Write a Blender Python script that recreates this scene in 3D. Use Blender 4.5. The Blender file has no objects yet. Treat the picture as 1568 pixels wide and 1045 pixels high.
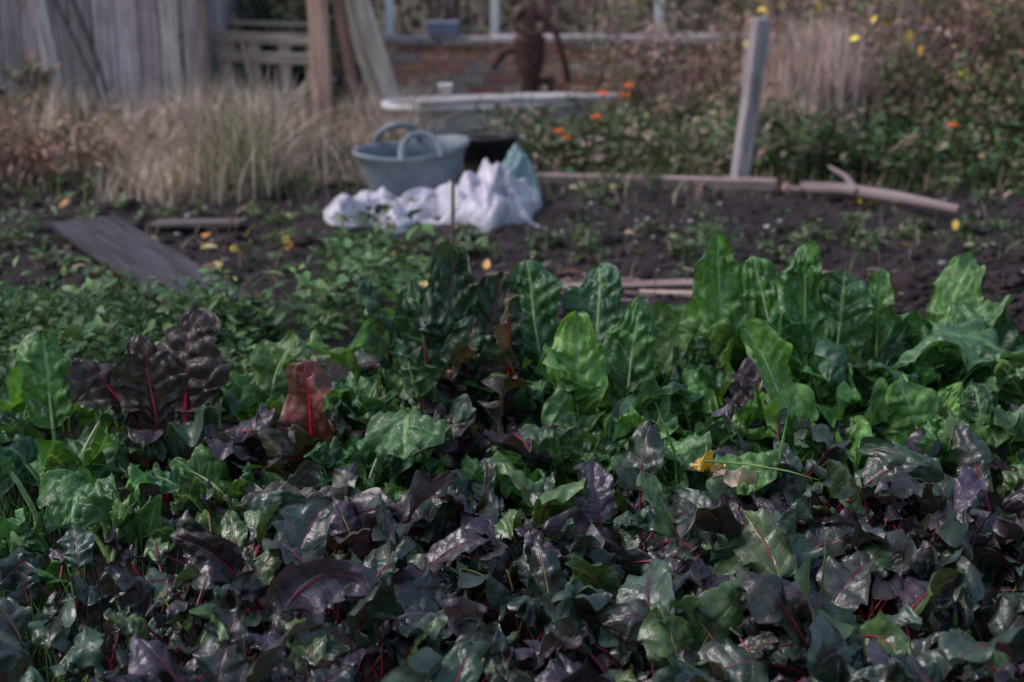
import bpy, math, random
import numpy as np
from mathutils import Vector, Matrix
R = np.random.default_rng(7)
random.seed(7)
sc = bpy.context.scene
rad = math.radians

# ------------------------------------------------------------------ noise
def _h(i, j, s):
    n = np.sin(i*127.1 + j*311.7 + s*74.7)*43758.5453
    return n - np.floor(n)
def vn(x, y, s=0.0):
    x = np.asarray(x, float); y = np.asarray(y, float)
    i = np.floor(x); j = np.floor(y); fx = x-i; fy = y-j
    fx = fx*fx*(3-2*fx); fy = fy*fy*(3-2*fy)
    a = _h(i, j, s); b = _h(i+1, j, s); c = _h(i, j+1, s); d = _h(i+1, j+1, s)
    return (a*(1-fx)+b*fx)*(1-fy)+(c*(1-fx)+d*fx)*fy
def fbm(x, y, s=0.0, o=4):
    v = 0; a = .5
    for k in range(o):
        v = v + a*vn(x*2**k, y*2**k, s+k*3.1); a *= .5
    return v
def gh(x, y):
    x = np.asarray(x, float); y = np.asarray(y, float)
    soil = np.clip((y-3.4)/.5, 0, 1)*np.clip((7.2-y)/.6, 0, 1)
    h = (fbm(x*1.3, y*1.3, 1)-.5)*.06
    h = h + soil*((fbm(x*7, y*7, 5)-.45)*.075 + np.abs(vn(x*16, y*16, 9)-.5)*.035)
    m = np.exp(-(((x-1.75)/.42)**2 + ((y-4.55)/.45)**2))
    h = h + m*(.17 + .14*(fbm(x*8, y*8, 22)-.5))
    h = h - .03*np.exp(-((y-5.0-.1*x)/.25)**2)
    return h

# ------------------------------------------------------------------ mesh helpers
def mk(name, parts, mats, smooth=True, parent=None):
    Vs=[];Ls=[];cnt=[];mi=[];T=[];L=[];VE=[];off=0
    for p in parts:
        V=np.asarray(p['V'],float).reshape(-1,3); n=len(V); F=np.asarray(p['F'],int)
        Vs.append(V); Ls.append((F+off).ravel()); cnt.append(np.full(len(F),F.shape[1])); mi.append(np.full(len(F),p.get('m',0)))
        def ex(key,d):
            a=p.get(key,None)
            if a is None: a=d
            a=np.asarray(a,float)
            if a.ndim==1: a=np.tile(a,(n,1))
            return a
        T.append(ex('tint',(.5,.5,.5))); L.append(ex('lf',(0,0,0)) if p.get('lf') is not None else V); VE.append(ex('vein',(.5,.5,.5)))
        off+=n
    V=np.concatenate(Vs); Lo=np.concatenate(Ls); C=np.concatenate(cnt); M=np.concatenate(mi)
    me=bpy.data.meshes.new(name)
    me.vertices.add(len(V)); me.vertices.foreach_set('co',V.ravel().astype(np.float32))
    me.loops.add(len(Lo)); me.loops.foreach_set('vertex_index',Lo.astype(np.int32))
    me.polygons.add(len(C)); st=np.concatenate([[0],np.cumsum(C)[:-1]])
    me.polygons.foreach_set('loop_start',st.astype(np.int32)); 
    me.polygons.foreach_set('material_index',M.astype(np.int32))
    for m in mats: me.materials.append(m)
    me.update(calc_edges=True)
    me.validate()
    me.polygons.foreach_set('use_smooth',np.full(len(me.polygons),smooth))
    if len(me.vertices)==len(V):
        a=me.attributes.new('tint','FLOAT_COLOR','POINT'); t=np.concatenate(T); a.data.foreach_set('color',np.c_[t,np.ones(len(t))].ravel().astype(np.float32))
        a=me.attributes.new('vein','FLOAT_COLOR','POINT'); t=np.concatenate(VE); a.data.foreach_set('color',np.c_[t,np.ones(len(t))].ravel().astype(np.float32))
        a=me.attributes.new('lf','FLOAT_VECTOR','POINT'); a.data.foreach_set('vector',np.concatenate(L).ravel().astype(np.float32))
    o=bpy.data.objects.new(name,me); sc.collection.objects.link(o)
    if parent: o.parent=parent
    return o
def empty(name, loc=(0,0,0)):
    e=bpy.data.objects.new(name,None); e.location=loc; sc.collection.objects.link(e); return e
def grid_faces(nr,nc,closed=False):
    r=np.arange(nr-1)[:,None]; 
    if closed:
        c=np.arange(nc)[None,:]; c2=(c+1)%nc
    else:
        c=np.arange(nc-1)[None,:]; c2=c+1
    return np.stack([r*nc+c,r*nc+c2,(r+1)*nc+c2,(r+1)*nc+c],-1).reshape(-1,4)
def tube(P,rr,ns=7,tint=(.5,.5,.5),m=0,lf=None):
    P=np.asarray(P,float); n=len(P); rr=np.broadcast_to(np.asarray(rr,float),(n,))
    T=np.gradient(P,axis=0); T/=np.linalg.norm(T,axis=1)[:,None]+1e-9
    up=np.array([0,0,1.]) if abs(T[:,2]).mean()<.8 else np.array([0.3,1,0.])
    A=np.cross(T,up); A/=np.linalg.norm(A,axis=1)[:,None]+1e-9; B=np.cross(T,A)
    th=np.arange(ns)/ns*2*np.pi
    V=P[:,None,:]+rr[:,None,None]*(np.cos(th)[None,:,None]*A[:,None,:]+np.sin(th)[None,:,None]*B[:,None,:])
    d=dict(V=V.reshape(-1,3),F=grid_faces(n,ns,True),tint=tint,m=m)
    d['lf']=np.stack(np.broadcast_arrays(np.arange(n)[:,None]*.08, np.cos(th)[None]*.02, np.sin(th)[None]*.02),-1).reshape(-1,3)+R.random(3)*5
    return d
def box(c,size,rot=None,tint=(.5,.5,.5),m=0,jit=0.0,seg=6):
    sx,sy,sz=[s/2 for s in size]
    base=np.array([(x,y,z) for x in(-1,1) for y in(-1,1) for z in(-1,1)],float)*[sx,sy,sz]
    if jit: base=base+R.normal(0,jit,base.shape)
    F=[(0,1,3,2),(4,6,7,5),(0,4,5,1),(2,3,7,6),(0,2,6,4),(1,5,7,3)]
    ax=np.argsort(-np.array(size)); lf=base[:,ax]+R.random(3)*7
    V=base
    if rot is not None: V=base@np.array(rot).T
    return dict(V=V+np.array(c),F=F,tint=tint,m=m,lf=lf)
def rot(x=0,y=0,z=0):
    return np.array(Matrix.Rotation(rad(z),3,'Z')@Matrix.Rotation(rad(y),3,'Y')@Matrix.Rotation(rad(x),3,'X'))
def beam(p0,p1,w,t,tint,roll=0,m=0):
    p0=Vector(p0);p1=Vector(p1);d=p1-p0
    q=d.to_track_quat('X','Z').to_matrix()@Matrix.Rotation(rad(roll),3,'X')
    return box((p0+p1)/2,(d.length,w,t),np.array(q),tint,m)
def bevel(o,w=.004,seg=2):
    b=o.modifiers.new('bevel','BEVEL'); b.width=w; b.segments=seg; b.limit_method='ANGLE'; return o
def lathe(prof,ns=48,tint=(.5,.5,.5),ox=1,oy=1,m=0):
    prof=np.array(prof); th=np.arange(ns)/ns*2*np.pi
    V=np.stack([prof[:,0:1]*np.cos(th)*ox,prof[:,0:1]*np.sin(th)*oy,np.repeat(prof[:,1:2],ns,1)],-1).reshape(-1,3)
    return dict(V=V,F=grid_faces(len(prof),ns,True),tint=tint,m=m)

# ------------------------------------------------------------------ materials
class N:
    def __init__(s,name):
        s.m=bpy.data.materials.new(name); s.m.use_nodes=True; s.t=s.m.node_tree; s.t.nodes.clear()
        s.out=s.n('ShaderNodeOutputMaterial')
    def n(s,ty,**k):
        x=s.t.nodes.new(ty)
        for a,b in k.items(): setattr(x,a,b)
        return x
    def l(s,a,b): s.t.links.new(a,b)
    def val(s,sock,v):
        if hasattr(v,'is_output'): s.l(v,sock)
        else: sock.default_value=v
    def math(s,op,a,b=0.0,c=0.0):
        x=s.n('ShaderNodeMath',operation=op); s.val(x.inputs[0],a); s.val(x.inputs[1],b); s.val(x.inputs[2],c); return x.outputs[0]
    def mix(s,f,a,b,bt='MIX'):
        x=s.n('ShaderNodeMix',data_type='RGBA',blend_type=bt); s.val(x.inputs[0],f)
        s.val(x.inputs[6],a if hasattr(a,'is_output') else (*a,1)); s.val(x.inputs[7],b if hasattr(b,'is_output') else (*b,1)); return x.outputs[2]
    def attr(s,name): return s.n('ShaderNodeAttribute',attribute_name=name)
    def mr(s,v,a,b,c,d,smooth=True):
        x=s.n('ShaderNodeMapRange'); 
        if smooth: x.interpolation_type='SMOOTHSTEP'
        s.val(x.inputs[0],v)
        for i,q in enumerate((a,b,c,d)): x.inputs[i+1].default_value=q
        return x.outputs[0]
    def noise(s,scale,vec=None,detail=4,rough=.55):
        x=s.n('ShaderNodeTexNoise'); x.inputs['Scale'].default_value=scale; x.inputs['Detail'].default_value=detail; x.inputs['Roughness'].default_value=rough
        if vec is None: vec=s.n('ShaderNodeTexCoord').outputs['Object']
        s.l(vec,x.inputs['Vector']); return x.outputs[0]
    def bump(s,h,st=.5,dist=.01):
        x=s.n('ShaderNodeBump'); x.inputs['Strength'].default_value=st; x.inputs['Distance'].default_value=dist; s.l(h,x.inputs['Height']); return x.outputs[0]
    def pbr(s,col,rough=.6,nrm=None,spec=.5,metal=0):
        x=s.n('ShaderNodeBsdfPrincipled'); s.val(x.inputs['Base Color'],col if hasattr(col,'is_output') else (*col,1)); s.val(x.inputs['Roughness'],rough)
        x.inputs['Specular IOR Level'].default_value=spec; x.inputs['Metallic'].default_value=metal
        if nrm is not None: s.l(nrm,x.inputs['Normal'])
        return x
    def done(s,sh): s.l(sh.outputs[0],s.out.inputs[0]); return s.m

def leaf_mat(name,rough=.4,trans=.3,spec=.5,tcol=(1.9,1.8,.9),vst=.6,cell=48,cd=1.2,bs=.9):
    a=N(name); t=a.attr('tint').outputs['Color']; ve=a.attr('vein').outputs['Color']
    lf=a.n('ShaderNodeSeparateXYZ'); a.l(a.attr('lf').outputs['Vector'],lf.inputs[0]); u,p,v=lf.outputs
    au=a.math('ABSOLUTE',u)
    midw=a.mr(au,.025,.10,1,0)
    pp=a.math('PINGPONG',p,.5)
    side=a.math('MULTIPLY',a.mr(pp,.015,.075,1,0),a.mr(au,.25,.95,vst,.05))
    tc=a.n('ShaderNodeTexCoord').outputs['Object']
    n1=a.noise(30,tc,3,.6)
    vor=a.n('ShaderNodeTexVoronoi',feature='F1'); vor.inputs['Scale'].default_value=cell; a.l(tc,vor.inputs['Vector'])
    vd=vor.outputs['Distance']; 
    vm=a.math('MAXIMUM',midw,side)
    base=a.mix(a.mr(n1,.32,.68,0,1),a.mix(1,t,(.68,.68,.72),'MULTIPLY'),a.mix(1,t,(1.32,1.3,1.22),'MULTIPLY'))
    base=a.mix(a.math('MULTIPLY',a.mr(vd,.45,.85,0,1),.25),base,ve)
    col=a.mix(vm,base,ve)
    h=a.math('ADD',a.math('MULTIPLY',vm,-.7),a.math('MULTIPLY',a.math('MULTIPLY',vd,vd),-cd*1.6))
    h=a.math('ADD',h,a.math('MULTIPLY',n1,2.0))
    nb=a.bump(h,bs,.0038)
    pr=a.pbr(col,a.mr(n1,.3,.7,rough-.07,rough+.12),nb,spec)
    tr=a.n('ShaderNodeBsdfTranslucent'); a.l(a.mix(1,col,tcol,'MULTIPLY'),tr.inputs[0])
    mx=a.n('ShaderNodeMixShader'); mx.inputs[0].default_value=trans; a.l(pr.outputs[0],mx.inputs[1]); a.l(tr.outputs[0],mx.inputs[2])
    return a.done(mx)
def tint_mat(name,rough=.7,trans=0.0,noise=14,amp=.35,spec=.3):
    a=N(name); t=a.attr('tint').outputs['Color']; n=a.noise(noise,None,2)
    col=a.mix(a.mr(n,.3,.7,0,1),a.mix(1,t,(1-amp,)*3,'MULTIPLY'),a.mix(1,t,(1+amp,)*3,'MULTIPLY'))
    pr=a.pbr(col,rough,None,spec)
    if trans:
        tr=a.n('ShaderNodeBsdfTranslucent'); a.l(a.mix(1,col,(1.6,1.5,.9),'MULTIPLY'),tr.inputs[0])
        mx=a.n('ShaderNodeMixShader'); mx.inputs[0].default_value=trans; a.l(pr.outputs[0],mx.inputs[1]); a.l(tr.outputs[0],mx.inputs[2]); return a.done(mx)
    return a.done(pr)
def wood_mat(name,rough=.8):
    a=N(name); t=a.attr('tint').outputs['Color']; lf=a.attr('lf').outputs['Vector']
    mp=a.n('ShaderNodeMapping'); a.l(lf,mp.inputs[0]); mp.inputs['Scale'].default_value=(2.0,30,30)
    g=a.noise(1.6,mp.outputs[0],4,.65); g2=a.noise(5,lf,3)
    w=a.mr(g,.3,.7,0,1)
    col=a.mix(w,a.mix(1,t,(.5,.47,.47),'MULTIPLY'),a.mix(1,t,(1.3,1.3,1.3),'MULTIPLY'))
    col=a.mix(a.math('MULTIPLY',a.mr(g2,.5,.75,0,1),.5),col,a.mix(1,t,(.46,.48,.44),'MULTIPLY'))
    return a.done(a.pbr(col,rough,a.bump(g,.6,.006),.25))
LEAF=leaf_mat('chard_leaf',.36,.22,.55,(1.8,1.75,.7),.8,42,.9,.62); BEET=leaf_mat('beet_leaf',.33,.14,.85,(1.7,1.5,.8),.5,60,.4,.5)
STEM=tint_mat('leaf_stem',.38,.0,30,.25,.5)
FOL=tint_mat('small_foliage',.5,.18,9,.4,.4); FAR=tint_mat('background_foliage',.7,0,5,.4,.2); DRY=tint_mat('dry_straw',.8,0,5,.4,.2)
WOOD=wood_mat('weathered_wood')
def soil_mat():
    a=N('garden_soil'); tc=a.n('ShaderNodeTexCoord').outputs['Object']
    n=a.noise(9,tc,6,.7); n2=a.noise(55,tc,3,.7); n3=a.noise(1.1,tc,3)
    col=a.mix(a.mr(n,.3,.7,0,1),(.018,.013,.015),(.072,.050,.053))
    col=a.mix(a.mr(n2,.56,.72,0,.55),col,(.16,.12,.12))
    s=a.n('ShaderNodeSeparateXYZ'); a.l(tc,s.inputs[0])
    gm=a.math('MULTIPLY',a.mr(s.outputs[1],6.7,8.0,0,1),a.mr(n3,.25,.5,.5,1))
    gcol=a.mix(a.mr(n,.35,.65,0,1),(.05,.06,.025),(.20,.15,.10))
    col=a.mix(gm,col,gcol)
    h=a.math('ADD',a.math('MULTIPLY',n,1.0),a.math('MULTIPLY',n2,.5))
    return a.done(a.pbr(col,.9,a.bump(h,1.0,.035),.25))
SOIL=soil_mat()

# ------------------------------------------------------------------ ground
def axis(lo,hi,a,b,st):
    d=np.arange(a,b,st); l=a-np.geomspace(.05,a-lo,22)[::-1]; r=b+np.geomspace(.05,hi-b,22)
    return np.concatenate([l,d,r])
gx=axis(-160,160,-3.2,3.4,.03); gy=axis(-60,260,3.2,7.4,.03)
X,Y=np.meshgrid(gx,gy); 
mk('ground',[dict(V=np.stack([X,Y,gh(X,Y)],-1).reshape(-1,3),F=grid_faces(len(gy),len(gx)))],[SOIL])
import bmesh
bm=bmesh.new(); bmesh.ops.create_icosphere(bm,subdivisions=2,radius=1); bm.verts.ensure_lookup_table()
IV=np.array([v.co[:] for v in bm.verts]); IF=np.array([[v.index for v in f.verts] for f in bm.faces]); bm.free()
def lumps(name,xs,ys,rs,mat,tints,flat=.7,zo=.3,jit=.18):
    n=len(xs); k=len(IV)
    V=IV[None]*(1+R.normal(0,jit,(n,k,1)))*rs[:,None,None]*R.uniform(.7,1.3,(n,1,3))
    V[:,:,2]*=flat
    V[:,:,0]+=xs[:,None]; V[:,:,1]+=ys[:,None]; V[:,:,2]+=(gh(xs,ys)+rs*zo)[:,None]
    F=(IF[None]+(np.arange(n)*k)[:,None,None]).reshape(-1,3)
    return mk(name,[dict(V=V.reshape(-1,3),F=F,tint=np.repeat(tints,k,0))],[mat])
n=4600; xs=R.uniform(-3,3,n); ys=R.uniform(3.9,6.9,n); xs[:2000]=R.normal(1.75,.4,2000); ys[:2000]=R.normal(4.5,.35,2000)
lumps('soil_clods',xs,ys,R.gamma(1.8,.0055,n)+.003,SOIL,np.tile([.05,.04,.04],(n,1)),zo=.15)
n=170; xs=R.uniform(-2.6,2.6,n); ys=R.uniform(4.3,6.9,n)
STONE=tint_mat('stone',.8,0,20,.3)
g=R.uniform(.22,.5,(n,1)); lumps('stones',xs,ys,R.uniform(.006,.015,n),STONE,g*np.array([[1,.95,.98]]))

# ------------------------------------------------------------------ big leaves
def leaf(base,az,e0,e1,pet,bl,wd,blade,vein,stem,kind='chard',fold=12,wave=.012,crk=.010,droop=.15,roll=0,twist=0,bend=1.6,daz=0,nv=6,rs=.0052):
    ch=kind=='chard'
    if ch: wd*=1.20; crk*=.60; wave*=1.15
    nr,nc=(50,23) if ch else (26,13)
    az,e0,e1,fold,roll,twist,daz=map(rad,(az,e0,e1,fold,roll,twist,daz))
    L=pet+bl; npet=7
    s=np.concatenate([np.linspace(0,pet,npet,endpoint=False),pet+np.linspace(0,bl,nr)])
    q=s/L; e=e0+(e1-e0)*q**bend+rad(R.uniform(-9,9))*np.sin(q*7+R.random()*6); A=az+daz*q+rad(R.uniform(-10,10))*np.sin(q*6+R.random()*6)
    T=np.stack([np.cos(e)*np.cos(A),np.cos(e)*np.sin(A),np.sin(e)],-1)
    ds=np.diff(s,prepend=0)[:,None]; C=np.array(base)+np.cumsum(T*ds,0)
    Nn=np.stack([-np.sin(e)*np.cos(A),-np.sin(e)*np.sin(A),np.cos(e)],-1); S=np.cross(T,Nn)
    r=(roll+twist*q)[:,None]; S2=S*np.cos(r)+Nn*np.sin(r); N2=-S*np.sin(r)+Nn*np.cos(r)
    Cb=C[npet:];Sb=S2[npet:];Nb=N2[npet:]
    v=np.linspace(0,1,nr)[:,None]; u=np.linspace(-1,1,nc)[None,:]; u=np.sign(u)*np.abs(u)**.9
    a_,b_=(R.uniform(.34,.66),R.uniform(.42,.62)) if ch else (R.uniform(.4,.62),R.uniform(.6,.8))
    w=(v**a_)*((1.0001-v)**b_); w=w/w.max()*wd/2
    ph=R.random(8)*6.28; sd=(u>0); sgn=sd*1.7; au=np.abs(u)
    k=1.1 if ch else .6
    w=w*(1+k*(.10*np.sin(v*7+ph[0]+sgn)+.07*np.sin(v*15+ph[1]+sgn*2)+.03*np.sin(v*33+ph[2]+sgn))+sd*R.normal(0,.08))
    wrp=vn(u*2+ph[3]*5,v*5+ph[4]*5,2)-.5
    p=v*nv-au*(1.35 if ch else 1.1)+au*v*.5+.5*wrp+sd*R.uniform(.1,.5)
    cell=np.floor(p)+sd*17
    sub=np.abs(np.sin(np.pi*(au*2.5+_h(cell,0,ph[5])+.5*wrp)))
    puff=np.abs(np.sin(np.pi*p))**.6*(.45+.75*sub**.7)-.6
    env=(1-np.exp(-au*9))*np.clip(v*8,0,1)*np.clip((1-v)*8,.25,1)
    fine=vn(u*5+ph[4]*9,v*15+ph[5]*9)+.5*vn(u*10+ph[6]*9,v*30,3)-.75
    h=crk*env*(1.5*puff+1.0*fine)
    h=h+au*w*math.sin(fold)-droop*w*u**2
    f1=R.uniform(7,13); f2=R.uniform(17,25)
    h=h+wave*au**1.6*(1.4*np.sin(v*f1+ph[6]+sgn*1.9)+.6*np.sin(v*f2+ph[7]+sgn))*np.clip(v*4,.3,1)
    h=h+.8*wave*np.sin(u*2.4+v*5+ph[2])
    x=w*u*math.cos(fold)*(1-.08*np.cos(v*f1+ph[6]+sgn*1.9))
    lo=(wave*.6*au*np.cos(v*f2+ph[7]))
    Tb=T[npet:]
    V=Cb[:,None,:]+Sb[:,None,:]*x[:,:,None]+Nb[:,None,:]*h[:,:,None]+Tb[:,None,:]*lo[:,:,None]
    lf=np.stack(np.broadcast_arrays(u,p,v),-1).reshape(-1,3)
    bt=np.array(blade)
    kk=np.clip(1+.5*(fbm(u*1.5+ph[0]*9,v*3+ph[1]*9)-.5)*2,.55,1.5)
    tint=(bt[None,None,:]*np.broadcast_to(kk,(nr,nc))[:,:,None]).reshape(-1,3)
    bd=dict(V=V.reshape(-1,3),F=grid_faces(nr,nc),tint=tint,lf=lf,vein=vein,m=0)
    last=npet+int(nr*.8); Pm=C[:last]-N2[:last]*(rs*.3)
    sl=s[:last]; rr=rs*(1.35-.45*np.clip(sl/max(pet,.01),0,1))*(1-np.clip((sl-pet)/(bl*.8),0,1)*.85)
    st=tube(Pm[::2],rr[::2],6,stem,1)
    return [bd,st]

BG=[(.080,.20,.042),(.10,.23,.050),(.060,.16,.044),(.044,.12,.044),(.038,.10,.050)]
GV=(.21,.37,.15); GS=(.38,.52,.22)
DK=[(.034,.080,.036),(.050,.055,.032),(.046,.034,.040),(.032,.072,.042)]
RV=(.12,.035,.045); RS=(.30,.012,.045)
def jc(c,a=.18): 
    c=np.array(c)*(1+R.normal(0,a)); return tuple(np.clip(c*(1+R.normal(0,a*.4,3)),.004,1))
def gz(x,y): return float(gh(x,y))-.01
def B(x,y): return (x,y,gz(x,y))
def plant(name,x,y,n,kind,hs=1.0,extra=None,green=True,up=0):
    P=list(extra) if extra else []
    a0=R.random()*360
    for i in range(n):
        inner=i/max(1,n)
        az=a0+i*137.5+R.normal(0,12)
        if kind=='chard':
            c=jc(BG[R.integers(len(BG))]) if green else jc(DK[R.integers(len(DK))])
            e0=R.uniform(62,88)-inner*10; e1=R.uniform(-25,65)-inner*45+up
            P+=leaf((x+R.normal(0,.025),y+R.normal(0,.025),gz(x,y)),az,e0,min(e1,80),R.uniform(.08,.17)*hs,R.uniform(.16,.27)*hs,R.uniform(.09,.155)*hs,c,GV if green else RV,jc(GS) if green else jc(RS),
              'chard',fold=R.uniform(0,30),wave=R.uniform(.009,.022),crk=R.uniform(.008,.019),droop=R.uniform(0,.6),roll=R.normal(0,20),twist=R.normal(0,42),bend=R.uniform(1.2,2.6),daz=R.normal(0,25))
        else:
            t=R.random()
            c=jc((.040,.074,.046),.28) if t<.42 else jc((.046,.054,.046),.28) if t<.64 else jc((.058,.040,.056),.28) if t<.88 else jc((.075,.14,.045))
            vv=(.10,.05,.07) if t<.88 else (.18,.20,.07)
            e0=R.uniform(62,88)-inner*12; e1=R.uniform(-65,45)-inner*15
            k=R.choice([.75,1,1,1.2])
            P+=leaf((x+R.normal(0,.012),y+R.normal(0,.012),gz(x,y)),az,e0,e1,R.uniform(.10,.19)*hs,R.uniform(.085,.15)*hs*k,R.uniform(.050,.090)*hs*k,c,vv,jc((.20,.012,.045) if R.random()<.8 else (.2,.16,.05)),
              'beet',fold=R.uniform(-8,32),wave=R.uniform(.004,.012),crk=R.uniform(.003,.007),droop=R.uniform(0,.7),roll=R.normal(0,22),twist=R.normal(0,45),bend=R.uniform(1.3,2.8),daz=R.normal(0,32),nv=5,rs=.0026)
    return mk(name,P,[LEAF if kind=='chard' else BEET,STEM])

OL=(.085,.065,.030); DG=(.032,.085,.040); PU=(.060,.040,.058)
ex=leaf(B(-.15,3.37),92,88,72,.19,.33,.14,(.034,.075,.038),(.09,.06,.05),RS,fold=22,crk=.034,wave=.018)
ex+=leaf(B(-.19,3.32),120,85,60,.14,.30,.14,(.040,.10,.042),GV,RS,crk=.030,roll=20)
ex+=leaf(B(-.12,3.28),70,86,62,.11,.26,.13,DG,RV,RS,crk=.026,roll=-15)
ex+=leaf(B(-.20,3.20),235,86,58,.14,.24,.12,(.04,.095,.04),GV,RS,crk=.022)
ex+=leaf(B(-.26,3.36),150,84,50,.20,.28,.13,(.038,.085,.05),GV,RS,crk=.026,roll=-25)
ex+=leaf(B(-.07,3.38),60,86,66,.18,.28,.12,(.036,.08,.045),RV,RS,crk=.026,roll=-20)
plant('red_chard_plant',-.16,3.32,6,'chard',1.05,ex,False,10)
ex=leaf(B(-.01,3.28),70,90,84,.19,.25,.10,OL,(.20,.02,.03),(.45,.012,.05),fold=34,crk=.012,roll=42,rs=.0075,wave=.014)
ex+=leaf(B(-.03,3.10),-70,84,-35,.17,.17,.12,PU,RV,RS,crk=.006,roll=10,rs=.006)
ex+=leaf(B(-.09,3.08),-120,86,-30,.18,.17,.11,PU,RV,RS,crk=.006,rs=.006)
ex+=leaf(B(-.20,2.98),-95,84,-62,.21,.25,.16,(.065,.145,.052),GV,(.3,.3,.12),fold=5,crk=.022,droop=.3,bend=2.4,roll=-8)
plant('red_chard_plant',-.02,3.2,5,'chard',.85,ex,False)
ex=leaf(B(-.455,3.02),112,90,78,.13,.22,.115,(.16,.062,.05),(.35,.03,.05),(.62,.012,.06),fold=22,crk=.008,roll=18,twist=14,rs=.0075,wave=.014)
ex+=leaf(B(-.50,2.98),200,72,10,.14,.16,.12,(.085,.070,.088),RV,(.5,.012,.06),crk=.010,rs=.006)
ex+=leaf(B(-.44,2.82),-85,80,-50,.17,.18,.16,(.095,.080,.072),(.15,.09,.08),RS,crk=.022,droop=.2)
plant('red_chard_plant',-.47,3.02,4,'chard',.7,ex,False)
ex=leaf(B(-.79,3.04),165,80,18,.22,.20,.15,(.054,.045,.036),RV,RS,crk=.018,droop=.3,rs=.007)
ex+=leaf(B(-.77,3.12),80,88,50,.20,.24,.14,(.065,.052,.052),(.12,.06,.05),RS,crk=.028,rs=.007)
ex+=leaf(B(-.75,3.03),-20,70,5,.17,.17,.13,(.08,.066,.088),RV,RS,crk=.016,rs=.006)
ex+=leaf(B(-.80,3.03),120,86,60,.18,.22,.13,(.064,.054,.044),RV,RS,crk=.024,rs=.006)
plant('red_chard_plant',-.78,3.06,5,'chard',.85,ex,False)
ex=leaf(B(.16,3.20),98,88,70,.14,.27,.115,(.13,.28,.052),GV,GS,crk=.014,roll=8,rs=.007)
ex+=leaf(B(.27,3.25),62,86,60,.13,.29,.12,BG[2],GV,GS,crk=.022,roll=-22)
ex+=leaf(B(.22,3.42),90,86,45,.2,.26,.14,BG[4],GV,GS,crk=.022)
ex+=leaf(B(.08,3.42),110,86,55,.2,.27,.13,BG[3],GV,GS,crk=.022,roll=15)
plant('chard_plant',.2,3.3,8,'chard',1.0,ex,True,10)
ex=leaf(B(.53,3.42),100,88,74,.20,.33,.13,(.10,.235,.050),GV,GS,crk=.022,roll=16,wave=.018)
ex+=leaf(B(.72,3.36),85,90,76,.17,.35,.13,(.08,.20,.055),GV,GS,crk=.036,fold=24,wave=.018,rs=.0075)
ex+=leaf(B(.66,3.40),120,88,62,.19,.30,.11,(.09,.21,.05),GV,GS,crk=.022,roll=38)
ex+=leaf(B(.60,3.44),60,86,56,.19,.27,.12,(.06,.16,.045),GV,GS,crk=.024,roll=-35)
plant('chard_plant',.63,3.4,8,'chard',1.05,ex,True,12)
ex=leaf(B(.66,3.04),150,86,35,.12,.31,.11,(.12,.27,.05),GV,GS,crk=.014,fold=24,roll=28,bend=2)
ex+=leaf(B(.55,3.12),40,86,60,.12,.22,.11,PU,RV,GS,crk=.026)
plant('chard_plant',.6,3.14,6,'chard',.75,ex)
ex=leaf(B(.92,3.42),80,88,82,.23,.22,.075,(.12,.25,.08),GV,GS,crk=.011,fold=30,roll=20)
ex+=leaf(B(.84,3.30),5,76,-55,.22,.44,.15,(.085,.185,.085),GV,GS,crk=.022,bend=1.4,roll=8,droop=.1,rs=.008,wave=.022)
ex+=leaf(B(.80,3.36),70,88,60,.17,.28,.13,BG[3],GV,GS,crk=.022)
ex+=leaf(B(1.02,3.42),20,80,10,.2,.27,.12,(.08,.18,.055),GV,GS,crk=.02)
plant('chard_plant',.9,3.36,7,'chard',.98,ex,True,8)
ex=leaf(B(1.08,3.5),50,84,30,.2,.30,.12,(.10,.22,.06),GV,GS,crk=.02)
ex+=leaf(B(1.05,3.3),-20,80,-50,.19,.28,.11,(.08,.18,.065),GV,GS,crk=.02)
plant('chard_plant',1.14,3.42,6,'chard',.95,ex)
ex=leaf(B(.33,2.96),-85,86,-20,.18,.17,.13,(.075,.18,.055),GV,GS,crk=.017)
ex+=leaf(B(.46,2.92),-80,86,-45,.17,.18,.13,(.09,.21,.055),GV,GS,crk=.02)
ex+=leaf(B(.12,2.97),-100,86,20,.16,.15,.12,(.055,.10,.05),GV,GS,crk=.02)
plant('chard_plant',.4,3.0,6,'chard',.75,ex)
for (x,y,s) in [(-.33,3.42,.95),(-.02,3.5,.95),(.38,3.48,1.05),(-.28,3.04,.65),(.2,3.02,.65),(.78,3.04,.7),(.96,3.1,.75),(1.14,3.06,.75),(-.6,3.32,.75),(.02,3.34,.85),(.46,3.22,.85),(.3,3.12,.7),(.05,3.02,.65),(-.12,2.94,.6),(-.35,2.9,.6),(1.02,3.28,.9),(.78,3.24,.85),(1.3,3.3,.95),(-.33,3.2,.75),(.6,2.98,.6),(.1,2.9,.52),(.28,2.86,.5),(1.26,3.5,.95)]:
    plant('chard_plant',x,y,8,'chard',s,None,True,6 if y>3.2 else 0)
for (x,y,s) in [(-.1,3.06,.65),(-.62,3.0,.6)]: plant('red_chard_plant',x,y,6,'chard',s,None,False)
ex=leaf(B(-1.05,3.05),110,88,65,.17,.23,.11,(.085,.20,.05),GV,GS,crk=.014)
ex+=leaf(B(-.86,2.82),-90,86,-60,.21,.19,.12,(.065,.16,.05),GV,GS,crk=.022)
ex+=leaf(B(-1.1,2.9),175,78,-25,.2,.2,.11,(.055,.135,.06),GV,GS,crk=.02)
ex+=leaf(B(-.98,2.76),200,82,20,.21,.18,.10,(.07,.17,.05),GV,(.34,.5,.22),crk=.018,rs=.006)
plant('chard_plant',-1.0,2.95,7,'chard',.8,ex)
plant('chard_plant',-1.22,2.95,7,'chard',.75); plant('chard_plant',-.84,2.70,6,'chard',.62)
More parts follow.
